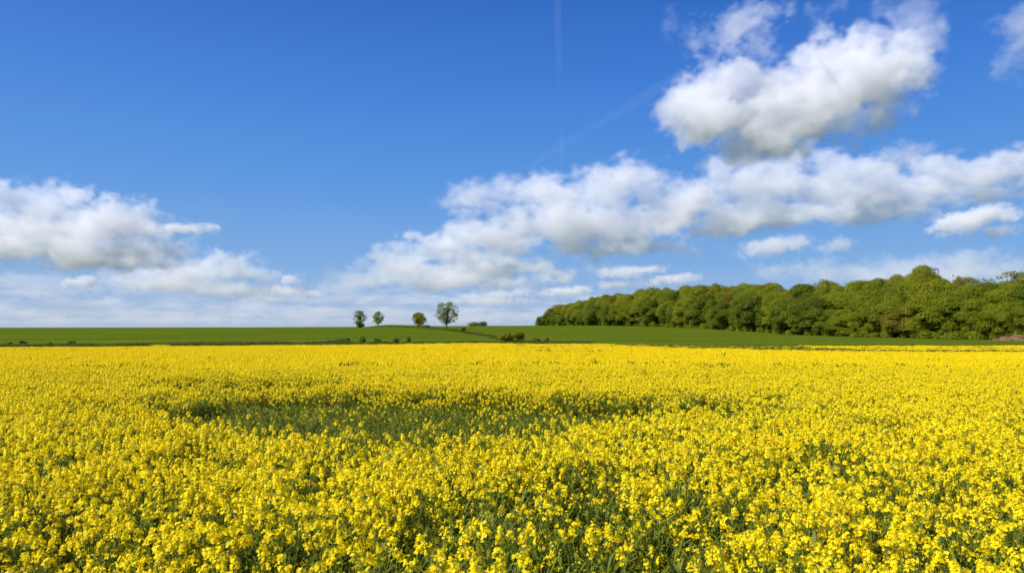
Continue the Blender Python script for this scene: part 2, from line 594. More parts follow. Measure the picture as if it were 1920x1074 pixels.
K_TILE = [lib_add(tile(600 + i)) for i in range(6)]
K_TMID = [lib_add(tile(740 + i, dens=25, low=True, part=.25)) for i in range(3)]
K_TLOW = [lib_add(tile(700 + i, dens=20, low=True)) for i in range(3)]
rest = ~isfront
px_, py_, pz_ = xx[rest], yy[rest], zz[rest]
tr = th[rest]
rr = r1.random(len(px_))
low = tr > .05
low = low & (rr > .12 - .09 * np.clip(tr * 3, 0, 1))
mid_ = (tr > -.12) & ~low
kind = np.where(low, r1.choice(K_LOW, len(px_)), r1.choice(K_FULL, len(px_)))
scl = r1.uniform(.84, 1.06, len(px_)) * np.where(mid_, .86, 1.0)
P_ = [np.stack([px_, py_, pz_], 1)]; K_ = [kind]; S_ = [scl]; A_ = [r1.uniform(0, 2 * PI, len(px_))]
# extra leafy stand inside the thin patch
ex = r1.uniform(-9, 6, 5600); ey = r1.uniform(8, 21, 5600)
k_ = thin(ex, ey) > 0
ex, ey = ex[k_], ey[k_]
P_.append(np.stack([ex, ey, ground(ex, ey)], 1)); K_.append(r1.choice(K_LOW, len(ex))); S_.append(r1.uniform(.7, 1.15, len(ex))); A_.append(r1.uniform(0, 2 * PI, len(ex)))


def field_edge(x):
    return EDGE + 1.2 * np.sin(x * .11) + .8 * np.sin(x * .37 + 1)


P_.append(np.stack([fx, fy, ground(fx, fy)], 1)); K_.append(r1.choice(K_LOW, len(fx))); S_.append(r1.uniform(1.0, 1.5, len(fx))); A_.append(r1.uniform(0, 2 * PI, len(fx)))


# tiles from 28 m out to the far edge
gx, gy = np.meshgrid(np.arange(-94, 95, 1.9), np.arange(ymax + .4, EDGE + 2, 1.9), indexing='ij')
gx, gy = gx.ravel() + r1.uniform(-.15, .15, gx.size), gy.ravel() + r1.uniform(-.15, .15, gy.size)
ok = (np.abs(gx) < umax * gy + 3) & (gy < field_edge(gx) - 1)
gx, gy = gx[ok], gy[ok]
u_ = gx / gy
# a hollow of thin crop runs across the right of the field, its near lip nearest at the frame's edge
lip = np.interp(u_, [.10, .14, .175, .25, .35, .45, .70, .9], [103, 92, 80, 69, 61, 58, 56.5, 55]) + lowfreq(gx, gy, .2, 71) * 3
wid = np.interp(u_, [.10, .30, .34, .42, .50, .70, .9], [60, 60, 30, 14, 9, 8, 8])
hol = (u_ > .10) & (gy > lip) & (gy < lip + wid)
spr = (u_ > .10) & (gy > lip) & (r1.random(len(gx)) < np.interp(u_, [.15, .35, .5, .8], [1, .72, .35, .12]))
lowt = hol | spr
P_.append(np.stack([gx, gy, ground(gx, gy)], 1))
band = lowfreq(gx * .035, gy * .28, 1.0, 63) * .7 + lowfreq(gx * .1, gy * .7, 1.0, 64) * .3
midt = band + r1.normal(0, .05, len(gx)) > .70
K_.append(np.where(lowt, r1.choice(K_TLOW, len(gx)), np.where(midt, r1.choice(K_TMID, len(gx)), r1.choice(K_TILE, len(gx)))))
hz_ = lowfreq(gx * .12, gy * .6, 1.0, 61)
S_.append(np.where(lowt, .97, .9 + .16 * hz_)); A_.append(r1.integers(0, 4, len(gx)) * PI / 2)


def scatter(name, P, K, Sc, A, coll, label):
    P, K, Sc, A = np.concatenate(P), np.concatenate(K), np.concatenate(Sc), np.concatenate(A)
    me = bpy.data.meshes.new(name)
    me.vertices.add(len(P))
    me.vertices.foreach_set('co', P.astype(np.float32).ravel())
    me.attributes.new('pick', 'INT', 'POINT').data.foreach_set('value', K.astype(np.int32))
    me.attributes.new('size', 'FLOAT', 'POINT').data.foreach_set('value', Sc.astype(np.float32))
    me.attributes.new('turn', 'FLOAT', 'POINT').data.foreach_set('value', A.astype(np.float32))
    o = bpy.data.objects.new(name, me)
    S.collection.objects.link(o)
    g = bpy.data.node_groups.new(name, 'GeometryNodeTree')
    g.interface.new_socket('Geometry', in_out='INPUT', socket_type='NodeSocketGeometry')
    g.interface.new_socket('Geometry', in_out='OUTPUT', socket_type='NodeSocketGeometry')
    N, L = g.nodes.new, g.links.new
    gi, go = N('NodeGroupInput'), N('NodeGroupOutput')
    ci = N('GeometryNodeCollectionInfo'); ci.inputs['Collection'].default_value = coll
    ci.inputs['Separate Children'].default_value = True; ci.inputs['Reset Children'].default_value = True
    ip = N('GeometryNodeInstanceOnPoints'); ip.inputs['Pick Instance'].default_value = True

    def at(nm, ty):
        a = N('GeometryNodeInputNamedAttribute'); a.data_type = ty; a.inputs['Name'].default_value = nm
        return a.outputs[0]
    cx_ = N('ShaderNodeCombineXYZ'); L(at('turn', 'FLOAT'), cx_.inputs[2])
    L(gi.outputs[0], ip.inputs['Points']); L(ci.outputs[0], ip.inputs['Instance'])
    L(at('pick', 'INT'), ip.inputs['Instance Index']); L(cx_.outputs[0], ip.inputs['Rotation']); L(at('size', 'FLOAT'), ip.inputs['Scale'])
    L(ip.outputs[0], go.inputs[0])
    mo = o.modifiers.new('scatter', 'NODES'); mo.node_group = g
    return tag(o, label, kind='stuff')


scatter('rapeseed_crop', P_, K_, S_, A_, lib, 'field of yellow flowering rapeseed reaching back to the green verge')
print('crop', len(xx), len(gx), round(time.time() - T0, 1), file=sys.stderr)

# ------------------------------------------------------------------ trees
BARK = field_mat('bark', [(.035, .028, .02), (.10, .085, .065)], scale=1.5, fine=6)
TWIG = field_mat('budding twigs', [(.09, .065, .03), (.15, .11, .05)], scale=1.5, fine=6)
GREENS = {
    'olive': leafmat('olive green leaves', [(.118, .140, .006), (.205, .230, .011), (.27, .29, .018)], trans=.44, noise_scale=.16, island=.3, nz=.55),
    'fresh': leafmat('fresh green leaves', [(.100, .128, .006), (.175, .208, .011), (.24, .27, .018)], trans=.44, noise_scale=.16, island=.3, nz=.55),
    'dark': leafmat('dark green leaves', [(.056, .084, .006), (.104, .142, .009), (.16, .195, .014)], trans=.38, noise_scale=.16, island=.3, nz=.55),
    'bronze': leafmat('bronze green leaves', [(.12, .11, .010), (.195, .178, .016), (.25, .225, .026)], trans=.44, noise_scale=.16, island=.3, nz=.55),
    'pale': leafmat('pale green leaves', [(.13, .15, .04), (.21, .23, .07), (.28, .30, .11)], trans=.3, noise_scale=.3, island=.4, nz=.4),
}


def leaf_cloud(mb, centres, radii, per, size, rng, m=0, shell=.62, up=.35, stray=.10):
    """leaf-sized faces through the outer part of each lobe"""
    for c, r in zip(centres, radii):
        n = int(per * (np.mean(r) ** 2))
        d = rng.standard_normal((n, 3))
        d /= np.linalg.norm(d, axis=1, keepdims=True)
        d[:, 2] = np.where(d[:, 2] < -.45, -d[:, 2], d[:, 2])
        rad = rng.uniform(shell, 1.05, n) ** .7 + (rng.random(n) < stray) * rng.uniform(0, .28, n)
        p = c + d * rad[:, None] * r
        nr = d + rng.standard_normal((n, 3)) * .34 + np.array((0, 0, up))
        nr /= np.linalg.norm(nr, axis=1, keepdims=True)
        a, b = frames(nr, rng)
        s = (size * rng.uniform(.6, 1.25, n))[:, None]
        mb.quads(np.stack([p - a * s, p - b * s * .6, p + a * s, p + b * s * .6 + nr * s * .25], 1), m)


def limb(mb, a, b, r0, r1, rng, m=0, k=5):
    a, b = np.array(a, float), np.array(b, float)
    pts, rad = [], []
    L = np.linalg.norm(b - a)
    for i in range(4):
        t = i / 3
        p = a * (1 - t) + b * t + rng.normal(0, L * .045, 3) * (0 < i < 3)
        pts.append(tuple(p)); rad.append(r0 * (1 - t) + r1 * t)
    mb.tube(pts, rad, k, m)
    return pts


def tree_meshes(seed, h, w, foot, nl, lr, per, size, squat=1.0, trunk_r=.28, fork=.35, wood=None, top=1.0, inner=.75, tall=1.0):
    """(trunk, crown) builders; crown of nl lobes inside an uneven ellipsoid"""
    rng = np.random.default_rng(seed)
    tr, cr = MB(), MB()
    zc = (h + foot) / 2
    rz = (h - foot) / 2
    cs, rs = [], []
    ga = PI * (3 - math.sqrt(5))
    for i in range(nl):
        z = 1 - 2 * (i + .5) / nl
        ph = i * ga + rng.uniform(-.5, .5)
        q = math.sqrt(max(0, 1 - z * z))
        k = inner * rng.uniform(.72, 1.05)
        # wider below the middle, domed on top
        wide = (1.0 if z < .2 else 1.0 - .15 * (z - .2)) * top
        cs.append(np.array((math.cos(ph) * q * w / 2 * k * wide, math.sin(ph) * q * w / 2 * k * wide, zc + z * rz * k)))
        r = lr * rng.uniform(.5, 1.35)
        rs.append(np.array((r, r, r * .8 * tall)))
    for i in range(max(3, nl // 5)):
        cs.append(np.array((rng.normal(0, w * .12), rng.normal(0, w * .12), zc + rng.uniform(-.35, .45) * rz)))
        rs.append(np.array((lr, lr, lr * .8)) * 1.1)
    leaf_cloud(cr, cs, rs, per, size, rng)
    fk = foot + (h - foot) * fork
    limb(tr, (0, 0, -.4), (rng.normal(0, .15), rng.normal(0, .15), fk), trunk_r, trunk_r * .62, rng, 0, 7)
    limb(tr, (0, 0, fk - .3), (rng.normal(0, w * .05), rng.normal(0, w * .05), h * .86), trunk_r * .6, .03, rng)
    for c in cs:
        z0 = rng.uniform(.35, 1.0) * fk if c[2] > fk else max(.5, c[2] - rng.uniform(.5, 1.5))
        limb(tr, (0, 0, min(z0, c[2])), c, trunk_r * .33, .02, rng, 0, 4)
    return tr, cr


def place_tree(name, pos, rz, scale, tm, cm, label, cat='tree', group=None, trunk_name='trunk'):
    t = tag(empty(name, pos, rz), label, cat, group)
    t.scale = scale if isinstance(scale, tuple) else (scale,) * 3
    for nm, me in ((trunk_name, tm), ('crown', cm)):
        o = bpy.data.objects.new(nm, me)
        S.collection.objects.link(o)
        o.parent = t
    return t


# --- the four lone trees on the crest
def lone(px, d, base_py, top_py, wpx, seed, label, mat, nl, lr, per, size, foot, fork, trunk_r, inner=.8, top=1.0):
    p = spot(px, d)
    h = (zpx(top_py, d)) - p.z
    wd = 1.22 * wpx * d / FPX
    tr, cr = tree_meshes(seed, h, wd, foot * h, nl, lr * wd, per / (lr * wd) ** 2, size, trunk_r=trunk_r, fork=fork, inner=inner, top=top)
    return place_tree('tree', p, 0, 1, tr.mesh('trunk', [BARK]), cr.mesh('crown', [mat]), label)


lone(838, 285, 612, 563, 42, 71, 'tallest lone tree on the crest, domed airy crown on a bare trunk', GREENS['olive'], 64, .088, 105, .17, .05, .25, .22, inner=.84)
lone(785, 300, 612, 583, 22, 72, 'dense round dark green tree left of the tallest lone tree', GREENS['olive'], 32, .2, 150, .2, -.02, .3, .2, inner=.78)
lone(709, 315, 612, 580, 18, 73, 'upright oval tree with thin lower crown, standing between two other lone trees', GREENS['olive'], 30, .17, 100, .18, .05, .3, .16)
lone(675, 318, 612, 580, 21, 74, 'ragged open tree at the left end of the row of lone trees', GREENS['fresh'], 30, .15, 80, .18, .02, .3, .15)

# --- shrubs: out in the green field and along the verge
SHR = []
for i in range(5):
    rng = np.random.default_rng(800 + i)
    st, cr = MB(), MB()
    cs = [np.array((rng.uniform(-.75, .75), rng.uniform(-.5, .5), rng.uniform(.22, .72))) for _ in range(22)]
    rs = [np.array((.34, .34, .28)) * rng.uniform(.7, 1.2) for _ in cs]
    leaf_cloud(cr, cs, rs, 2600, .055, rng, stray=0)
    for c in cs: limb(st, (c[0] * .2, c[1] * .2, -.1), c, .025, .008, rng, 0, 4)
    SHR.append((st, cr))
SHM = {}


def shrub(px, d, wpx, hpx, kind, label, i=0, cat='shrub', group=None, sink=0.0):
    st, cr = SHR[i % 5]
    if (i % 5, kind) not in SHM: SHM[(i % 5, kind)] = (st.mesh('stems', [BARK]), cr.mesh('crown', [GREENS[kind]]))
    a, b = SHM[(i % 5, kind)]
    p = spot(px, d); p.z -= sink
    k = d / FPX
    return place_tree('shrub', p, i * .9, (wpx * k / 2.0, wpx * k / 2.0, hpx * k / 1.0), a, b, label, cat, group, 'stems')


shrub(957, 116, 50, 19, 'olive', 'broad rounded bush standing alone at the far edge of the rapeseed', 0)
shrub(676, 316, 20, 13, 'dark', 'dark bush at the foot of the ragged leftmost lone tree', 1)
shrub(866, 222, 19, 10, 'bronze', 'small rounded bush on the grassy bank below the tallest lone tree', 2)
shrub(894, 455, 36, 11, 'pale', 'pale low bush on the skyline right of the tallest lone tree', 0, sink=.9)
shrub(800, 296, 14, 5, 'dark', 'low dark bush beside the foot of the dense round lone tree', 4)
VL = [(20, 8, 6), (47, 14, 10), (96, 10, 6), (136, 12, 8), (640, 14, 9), (652, 12, 9), (680, 16, 13), (709, 12, 8), (742, 14, 8), (766, 11, 10), (1006, 12, 8), (1024, 10, 9)]
for i, (px, wp, hp) in enumerate(VL):
    lab = {1: 'largest bush of the verge near its left end', 6: 'tallest dark bush of the verge below the leftmost lone trees'}.get(i, 'small dark green bush poking out of the rough verge behind the rapeseed')
    shrub(px, 109, wp * 1.25, hp + 2, 'dark', lab, i, group='bushes along the verge')

# --- the wood
KINDS = {}
for kname, seeds, args in (
        ('tall', (11, 12, 13, 14), dict(h=17, w=10.5, foot=.4, nl=17, lr=2.5, per=265, size=.185, inner=.74)),
        ('edge', (21, 22, 23, 24), dict(h=12.5, w=9.5, foot=.3, nl=18, lr=2.2, per=280, size=.175, inner=.76)),
        ('bare', (31, 32), dict(h=18, w=9.5, foot=3.0, nl=34, lr=1.0, per=75, size=.20, inner=.92))):
    KINDS[kname] = []
    for sd in seeds:
        tr, cr = tree_meshes(sd, trunk_r=.3, fork=.35, **args)
        KINDS[kname].append((tr, cr, {}))


def wood_tree(kname, i, green, pos, rz, sc_, label, group='trees of the wood'):
    tr, cr, cache = KINDS[kname][i % len(KINDS[kname])]
    if 'trunk' not in cache: cache['trunk'] = tr.mesh('trunk', [BARK])
    if green not in cache: cache[green] = cr.mesh('crown', [GREENS[green]])
    return place_tree('tree', pos, rz, sc_, cache['trunk'], cache[green], label, 'tree', group)


_fu = [-.0, .030, .10, .14, .25, .32, .39, .50, .62, .72, .90]
_fd = [540, 485, 425, 400, 330, 292, 260, 228, 203, 187, 160]
# skyline of the wood: photo column -> row of the tree tops
_sx = [1012, 1030, 1060, 1090, 1120, 1150, 1180, 1220, 1260, 1300, 1330, 1370, 1400, 1430, 1455, 1475, 1510, 1535, 1560, 1600, 1640, 1665, 1700, 1725, 1750, 1790, 1815, 1850, 1870, 1886, 1905, 1940, 2100]
_sy = [588, 573, 566, 562, 553, 549, 545, 537, 537, 533, 529, 533, 528, 523, 527, 539, 530, 523, 531, 519, 511, 515, 510, 499, 507, 511, 521, 517, 527, 537, 512, 508, 505]
rw = np.random.default_rng(77)


def wood_line(u): return np.interp(u, _fu, _fd)


LBL = {
    ('edge', 'dark'): 'dark green bushy tree with crown down to the ground at the front of the wood',
    ('edge', 'fresh'): 'fresh green bushy tree with crown down to the ground at the front of the wood',
    ('edge', 'olive'): 'olive green bushy tree with crown down to the ground at the front of the wood',
    ('edge', 'bronze'): 'brownish green bushy tree with crown down to the ground at the front of the wood',
    ('tall', 'dark'): 'dark green domed tree rising behind the front row of the wood',
    ('tall', 'fresh'): 'fresh green domed tree rising behind the front row of the wood',
    ('tall', 'olive'): 'olive green domed tree rising behind the front row of the wood',
    ('tall', 'bronze'): 'brownish green domed tree rising behind the front row of the wood',
}
NW = 0
for row, (back, step, hk) in enumerate(((0, 5.6, .66), (7, 6.8, .97), (15, 8.0, 1.0), (24, 9.0, .98))):
    # walk along the edge of the wood
    u = .040 if row == 0 else .038
    first = True
    while u < .80:
        d = float(wood_line(u))
        p0 = np.array((u * d, d)); e = .002
        d2 = float(wood_line(u + e)); p1 = np.array(((u + e) * d2, d2))
        along = (p1 - p0) / np.linalg.norm(p1 - p0)
        inward = np.array((-along[1], along[0]))
        if inward[1] < 0: inward = -inward
        j = rw.normal(0, .9)
        p = p0 + inward * (back + j) + along * rw.normal(0, .8)
        if row: p = p + along * 4.0                 # the back rows start a little inside the end of the wood
        z = gz(*p)
        px = 960 + FPX * p[0] / p[1]
        top = np.interp(px, _sx, _sy) + rw.normal(0, 2.0) * (px - 900) / 800
        H = (zpx(top, p[1]) - z) * hk * (1 if row != 0 else rw.uniform(.75, 1.2))
        H = min(max(H, 6.0), 25)
        if row == 0:
            kname, base = 'edge', 12.5
            green = rw.choice(['dark', 'fresh', 'olive', 'bronze'], p=[.42, .32, .22, .04] if px < 1450 else [.22, .34, .37, .07])
        else:
            kname, base = 'tall', 17.0
            green = rw.choice(['dark', 'fresh', 'olive', 'bronze'], p=[.20, .24, .50, .06] if px < 1450 else [.09, .22, .59, .10])
        sh = H / base
        wdt = rw.uniform(.78, 1.35) * (sh ** .5)
        lab = LBL[(kname, green)]
        if row == 0 and first: lab = 'dark green tree at the very left end of the wood'; green = 'dark'
        first = False
        wood_tree(kname, int(rw.integers(0, 4)), green, (p[0], p[1], z), rw.uniform(0, 6.28), (wdt, wdt, sh), lab)
        NW += 1
        u += step * wdt / np.linalg.norm(p1 - p0) * e
for px, top, green, i, lab, wk in ((1222, 531, 'bronze', 0, 'thin half-bare treetop above the left half of the wood', .62),
                               (1741, 494, 'bronze', 1, 'tallest twiggy half-bare tree beside the highest dome of the wood', .8),
                               (1797, 506, 'bronze', 0, 'small half-bare round treetop sticking up in the right part of the wood', .6),
                               (1545, 519, 'olive', 1, 'loose olive treetop breaking the skyline at the middle of the wood', .8),
                               (1358, 527, 'fresh', 0, 'loose pale green treetop on the skyline left of the middle of the wood', .7),
                               (1846, 513, 'olive', 0, 'loose olive treetop between the small round treetop and the right edge', .8),
                               (1896, 503, 'bronze', 1, 'brownish twiggy tree at the right edge of the photo above the wood', 1.0)):
    d = float(wood_line((px - 960) / FPX)) + 16
    p = spot(px, d)
    H = zpx(top, d) - p.z
    wood_tree('bare', i, green, p, px, (wk * H / 18, wk * H / 18, H / 18), lab)

# scrub along the foot of the wood, one mass
rng = np.random.default_rng(91)
cs, rs = [], []
for u in np.linspace(.036, .8, 1000):
    d = float(wood_line(u)) + rng.uniform(-2.2, 9) + (rng.random() < .4) * rng.uniform(5, 24)
    x = u * d + rng.uniform(-1, 1)
    r = rng.uniform(.9, 2.1)
    cs.append(np.array((x, d, gz(x, d) + r * .45))); rs.append(np.array((r * 1.2, r, r * 1.0)))
ug = MB(); leaf_cloud(ug, cs, rs, 110, .24, rng, shell=.5)
tag(ug.build('undergrowth', [GREENS['fresh']]), 'low scrub growing along the foot of the wood', kind='stuff')

# --- brush heap at the right edge
rng = np.random.default_rng(55)
HEAP = field_mat('dead brushwood', [(.045, .026, .016), (.24, .145, .095)], scale=.9, fine=3)
p = spot(1902, 172)
hb = MB()
nu, nv = 40, 14
vv, ff = [], []
for i in range(nu + 1):
    for j in range(nv + 1):
        a, t = i / nu * 2 - 1, j / nv * 2 - 1
        hh = 1.15 * max(0, 1 - a * a) ** .8 * max(0, 1 - t * t) ** .7 * (1 + .22 * math.sin(a * 9 + 1) + .12 * math.sin(a * 23 + t * 5)) - .1
        vv.append((a * 4.9, t * 1.7, hh + rng.normal(0, .05)))
for i in range(nu):
    for j in range(nv):
        a = i * (nv + 1) + j
        ff.append((a, a + nv + 1, a + nv + 2, a + 1))
hb.add(vv, ff)
vv = np.array(vv)
for _ in range(420):
    c = vv[rng.integers(0, len(vv))]
    if c[2] < .05: continue
    dv = rng.standard_normal(3) * np.array((1, .6, .35)); dv /= np.linalg.norm(dv)
    L = rng.uniform(.3, .9)
    hb.tube([tuple(c - dv * L * .5), tuple(c + dv * L * .5)], [.03, .015], 3)
bh = hb.build('brush_heap', [HEAP])
bh.location = p
bh.rotation_euler = (0, 0, -.15)
tag(bh, 'long low reddish brown heap of cut brushwood at the foot of the wood', 'brush heap')

# ------------------------------------------------------------------ rough grass of the verge and the bank
VERGE = leafmat('rough verge grass', [(.060, .082, .009), (.105, .132, .012), (.17, .20, .022)], trans=.4, noise_scale=.4, island=.6, nz=.5)
SEED = leafmat('pale verge flower heads', [(.22, .24, .10), (.42, .42, .30)], trans=.3, noise_scale=2)
tl = bpy.data.collections.new('tuft_kinds')
for k in range(5):
    r = np.random.default_rng(960 + k)
    m = MB()
    n = 70
    a = r.uniform(0, 2 * PI, n)
    base = np.stack([r.normal(0, .16, n), r.normal(0, .16, n), np.full(n, -.05)], 1)
    leaf_blades(m, base, np.stack([np.cos(a), np.sin(a), r.uniform(.9, 3.5, n)], 1), np.array((0, 0, 1.0)), r.uniform(.3, .75, n), r.uniform(.02, .05, n), r.uniform(-.1, .3, n), 0)
    c = np.stack([r.normal(0, .2, 40), r.normal(0, .2, 40), r.uniform(.1, .5, 40)], 1)
    leaf_cloud(m, c[:9], [np.array((.14, .14, .1))] * 9, 1200, .04, r)
    if k >= 3:
        q = np.stack([r.normal(0, .2, 8), r.normal(0, .2, 8), r.uniform(.5, .7, 8)], 1)
        leaf_cloud(m, q, [np.array((.05, .05, .02))] * 8, 3000, .02, r, 1)
    tl.objects.link(bpy.data.objects.new('tuft_%d' % k, m.mesh('tuft', [VERGE, SEED])))
P2, S2 = [], []
rv = np.random.default_rng(33)
x = rv.uniform(-92, 13, 9000)
den = np.where(x < -20, 1, np.interp(x, [-20, 4, 13], [1, .9, .15]))
k = rv.random(len(x)) < den
x = x[k]
y = EDGE + .6 + rv.beta(1, 1.6, len(x)) * 6.5
s_ = (.55 + .8 * lowfreq(x, y * 0, .35, 5)) * rv.uniform(.7, 1.15, len(x)) * np.interp(x, [-90, -30, 0, 13], [1.15, 1.05, .8, .4])
P2.append(np.stack([x, y, ground(x, y)], 1)); S2.append(s_)
# thin fringe on the right
x = rv.uniform(8, 75, 1500); y = EDGE + .6 + rv.random(1500) * 2
P2.append(np.stack([x, y, ground(x, y)], 1)); S2.append(rv.uniform(.3, .55, 1500))
# bank running from the mound down to the lone bush
bx = np.array([700, 740, 790, 840, 870, 905, 935, 960, 1000, 1050, 1110]); bd = np.array([318, 305, 290, 262, 222, 180, 148, 122, 116, 113, 112])
t = np.concatenate([rv.uniform(0, 2.4, 250), rv.uniform(2, 10, 2300)])
pxx = np.interp(t, np.arange(11), bx) + rv.normal(0, 9, len(t)) * np.interp(t, [0, 4, 8, 10], [.3, .8, 1.2, .6]); dd = np.interp(t, np.arange(11), bd) * (1 + rv.normal(0, .012, len(t)))
x = (pxx - 960) / FPX * dd
P2.append(np.stack([x, dd, ground(x, dd)], 1)); S2.append(rv.uniform(.25, .6, len(x)) * np.where(dd > 200, 1.2, .8))
K2 = [rv.choice(5, len(q), p=[.27, .27, .26, .12, .08]) for q in P2]
A2 = [rv.uniform(0, 6.28, len(q)) for q in P2]
scatter('verge_grass', P2, K2, S2, A2, tl, 'dark rough grass and weeds along the far edge of the rapeseed and up the bank')
print('wood', NW, round(time.time() - T0, 1), file=sys.stderr)

# ------------------------------------------------------------------ clouds (volumes)
TILE = 128


def spectral(beta, seed, kmin=2.0):
    r = np.random.default_rng(seed)
    k = np.fft.fftfreq(TILE) * TILE
    kz = np.fft.rfftfreq(TILE) * TILE
    K = np.sqrt(k[:, None, None] ** 2 + k[None, :, None] ** 2 + kz[None, None, :] ** 2)
    F = np.fft.rfftn(r.standard_normal((TILE,) * 3))
    A = np.where(K < kmin, 0, np.maximum(K, .5) ** (-beta / 2)) * np.exp(-(K / (TILE * .42)) ** 4)
    n = np.fft.irfftn(F * A, s=(TILE,) * 3)
    return (n / n.std()).astype(np.float32)


def billow_tile(seed):
    """sum of |band noise| - rounded bulges with creases between them"""
    r = np.random.default_rng(seed)
    k = np.fft.fftfreq(TILE) * TILE
    kz = np.fft.rfftfreq(TILE) * TILE
    K = np.sqrt(k[:, None, None] ** 2 + k[None, :, None] ** 2 + kz[None, None, :] ** 2)
    out = 0
    for i, k0 in enumerate((2.5, 5, 10, 20, 38)):
        F = np.fft.rfftn(r.standard_normal((TILE,) * 3))
        n = np.fft.irfftn(F * np.exp(-((np.log2(np.maximum(K, .3) / k0)) / .5) ** 2), s=(TILE,) * 3)
        out = out + np.abs(n / n.std()) * .58 ** i
    out -= out.mean()
    return (out / out.std()).astype(np.float32)


FB = spectral(3.65, 11)
FINE = spectral(3.2, 12, 3)
WX, WY, WZ = spectral(5.0, 21), spectral(5.0, 22), spectral(5.0, 23)
BIL = billow_tile(31)


def tri(tile, p):
    """trilinear periodic lookup; p (...,3) in tile cells"""
    i = np.floor(p)
    t = (p - i).astype(np.float32)
    i = i.astype(np.int32) % TILE
    j = (i + 1) % TILE
    fl = tile.ravel()
    x0, y0, z0 = i[..., 0] * TILE * TILE, i[..., 1] * TILE, i[..., 2]
    x1, y1, z1 = j[..., 0] * TILE * TILE, j[..., 1] * TILE, j[..., 2]
    tx, ty, tz = t[..., 0], t[..., 1], t[..., 2]
    a = fl[x0 + y0 + z0] * (1 - tz) + fl[x0 + y0 + z1] * tz
    b = fl[x0 + y1 + z0] * (1 - tz) + fl[x0 + y1 + z1] * tz
    c = fl[x1 + y0 + z0] * (1 - tz) + fl[x1 + y0 + z1] * tz
    d = fl[x1 + y1 + z0] * (1 - tz) + fl[x1 + y1 + z1] * tz
    return (a * (1 - ty) + b * ty) * (1 - tx) + (c * (1 - ty) + d * ty) * tx


def cloud_mat(dens, col, g):
    m, n, out = mkmat('cloud')
    p = n.nodes.new('ShaderNodeVolumePrincipled')
    p.inputs['Color'].default_value = (*col, 1)
    p.inputs['Density'].default_value = dens
    p.inputs['Anisotropy'].default_value = g
    n.links.new(p.outputs[0], out.inputs['Volume'])
    return m


VOX = 0
OD = .17


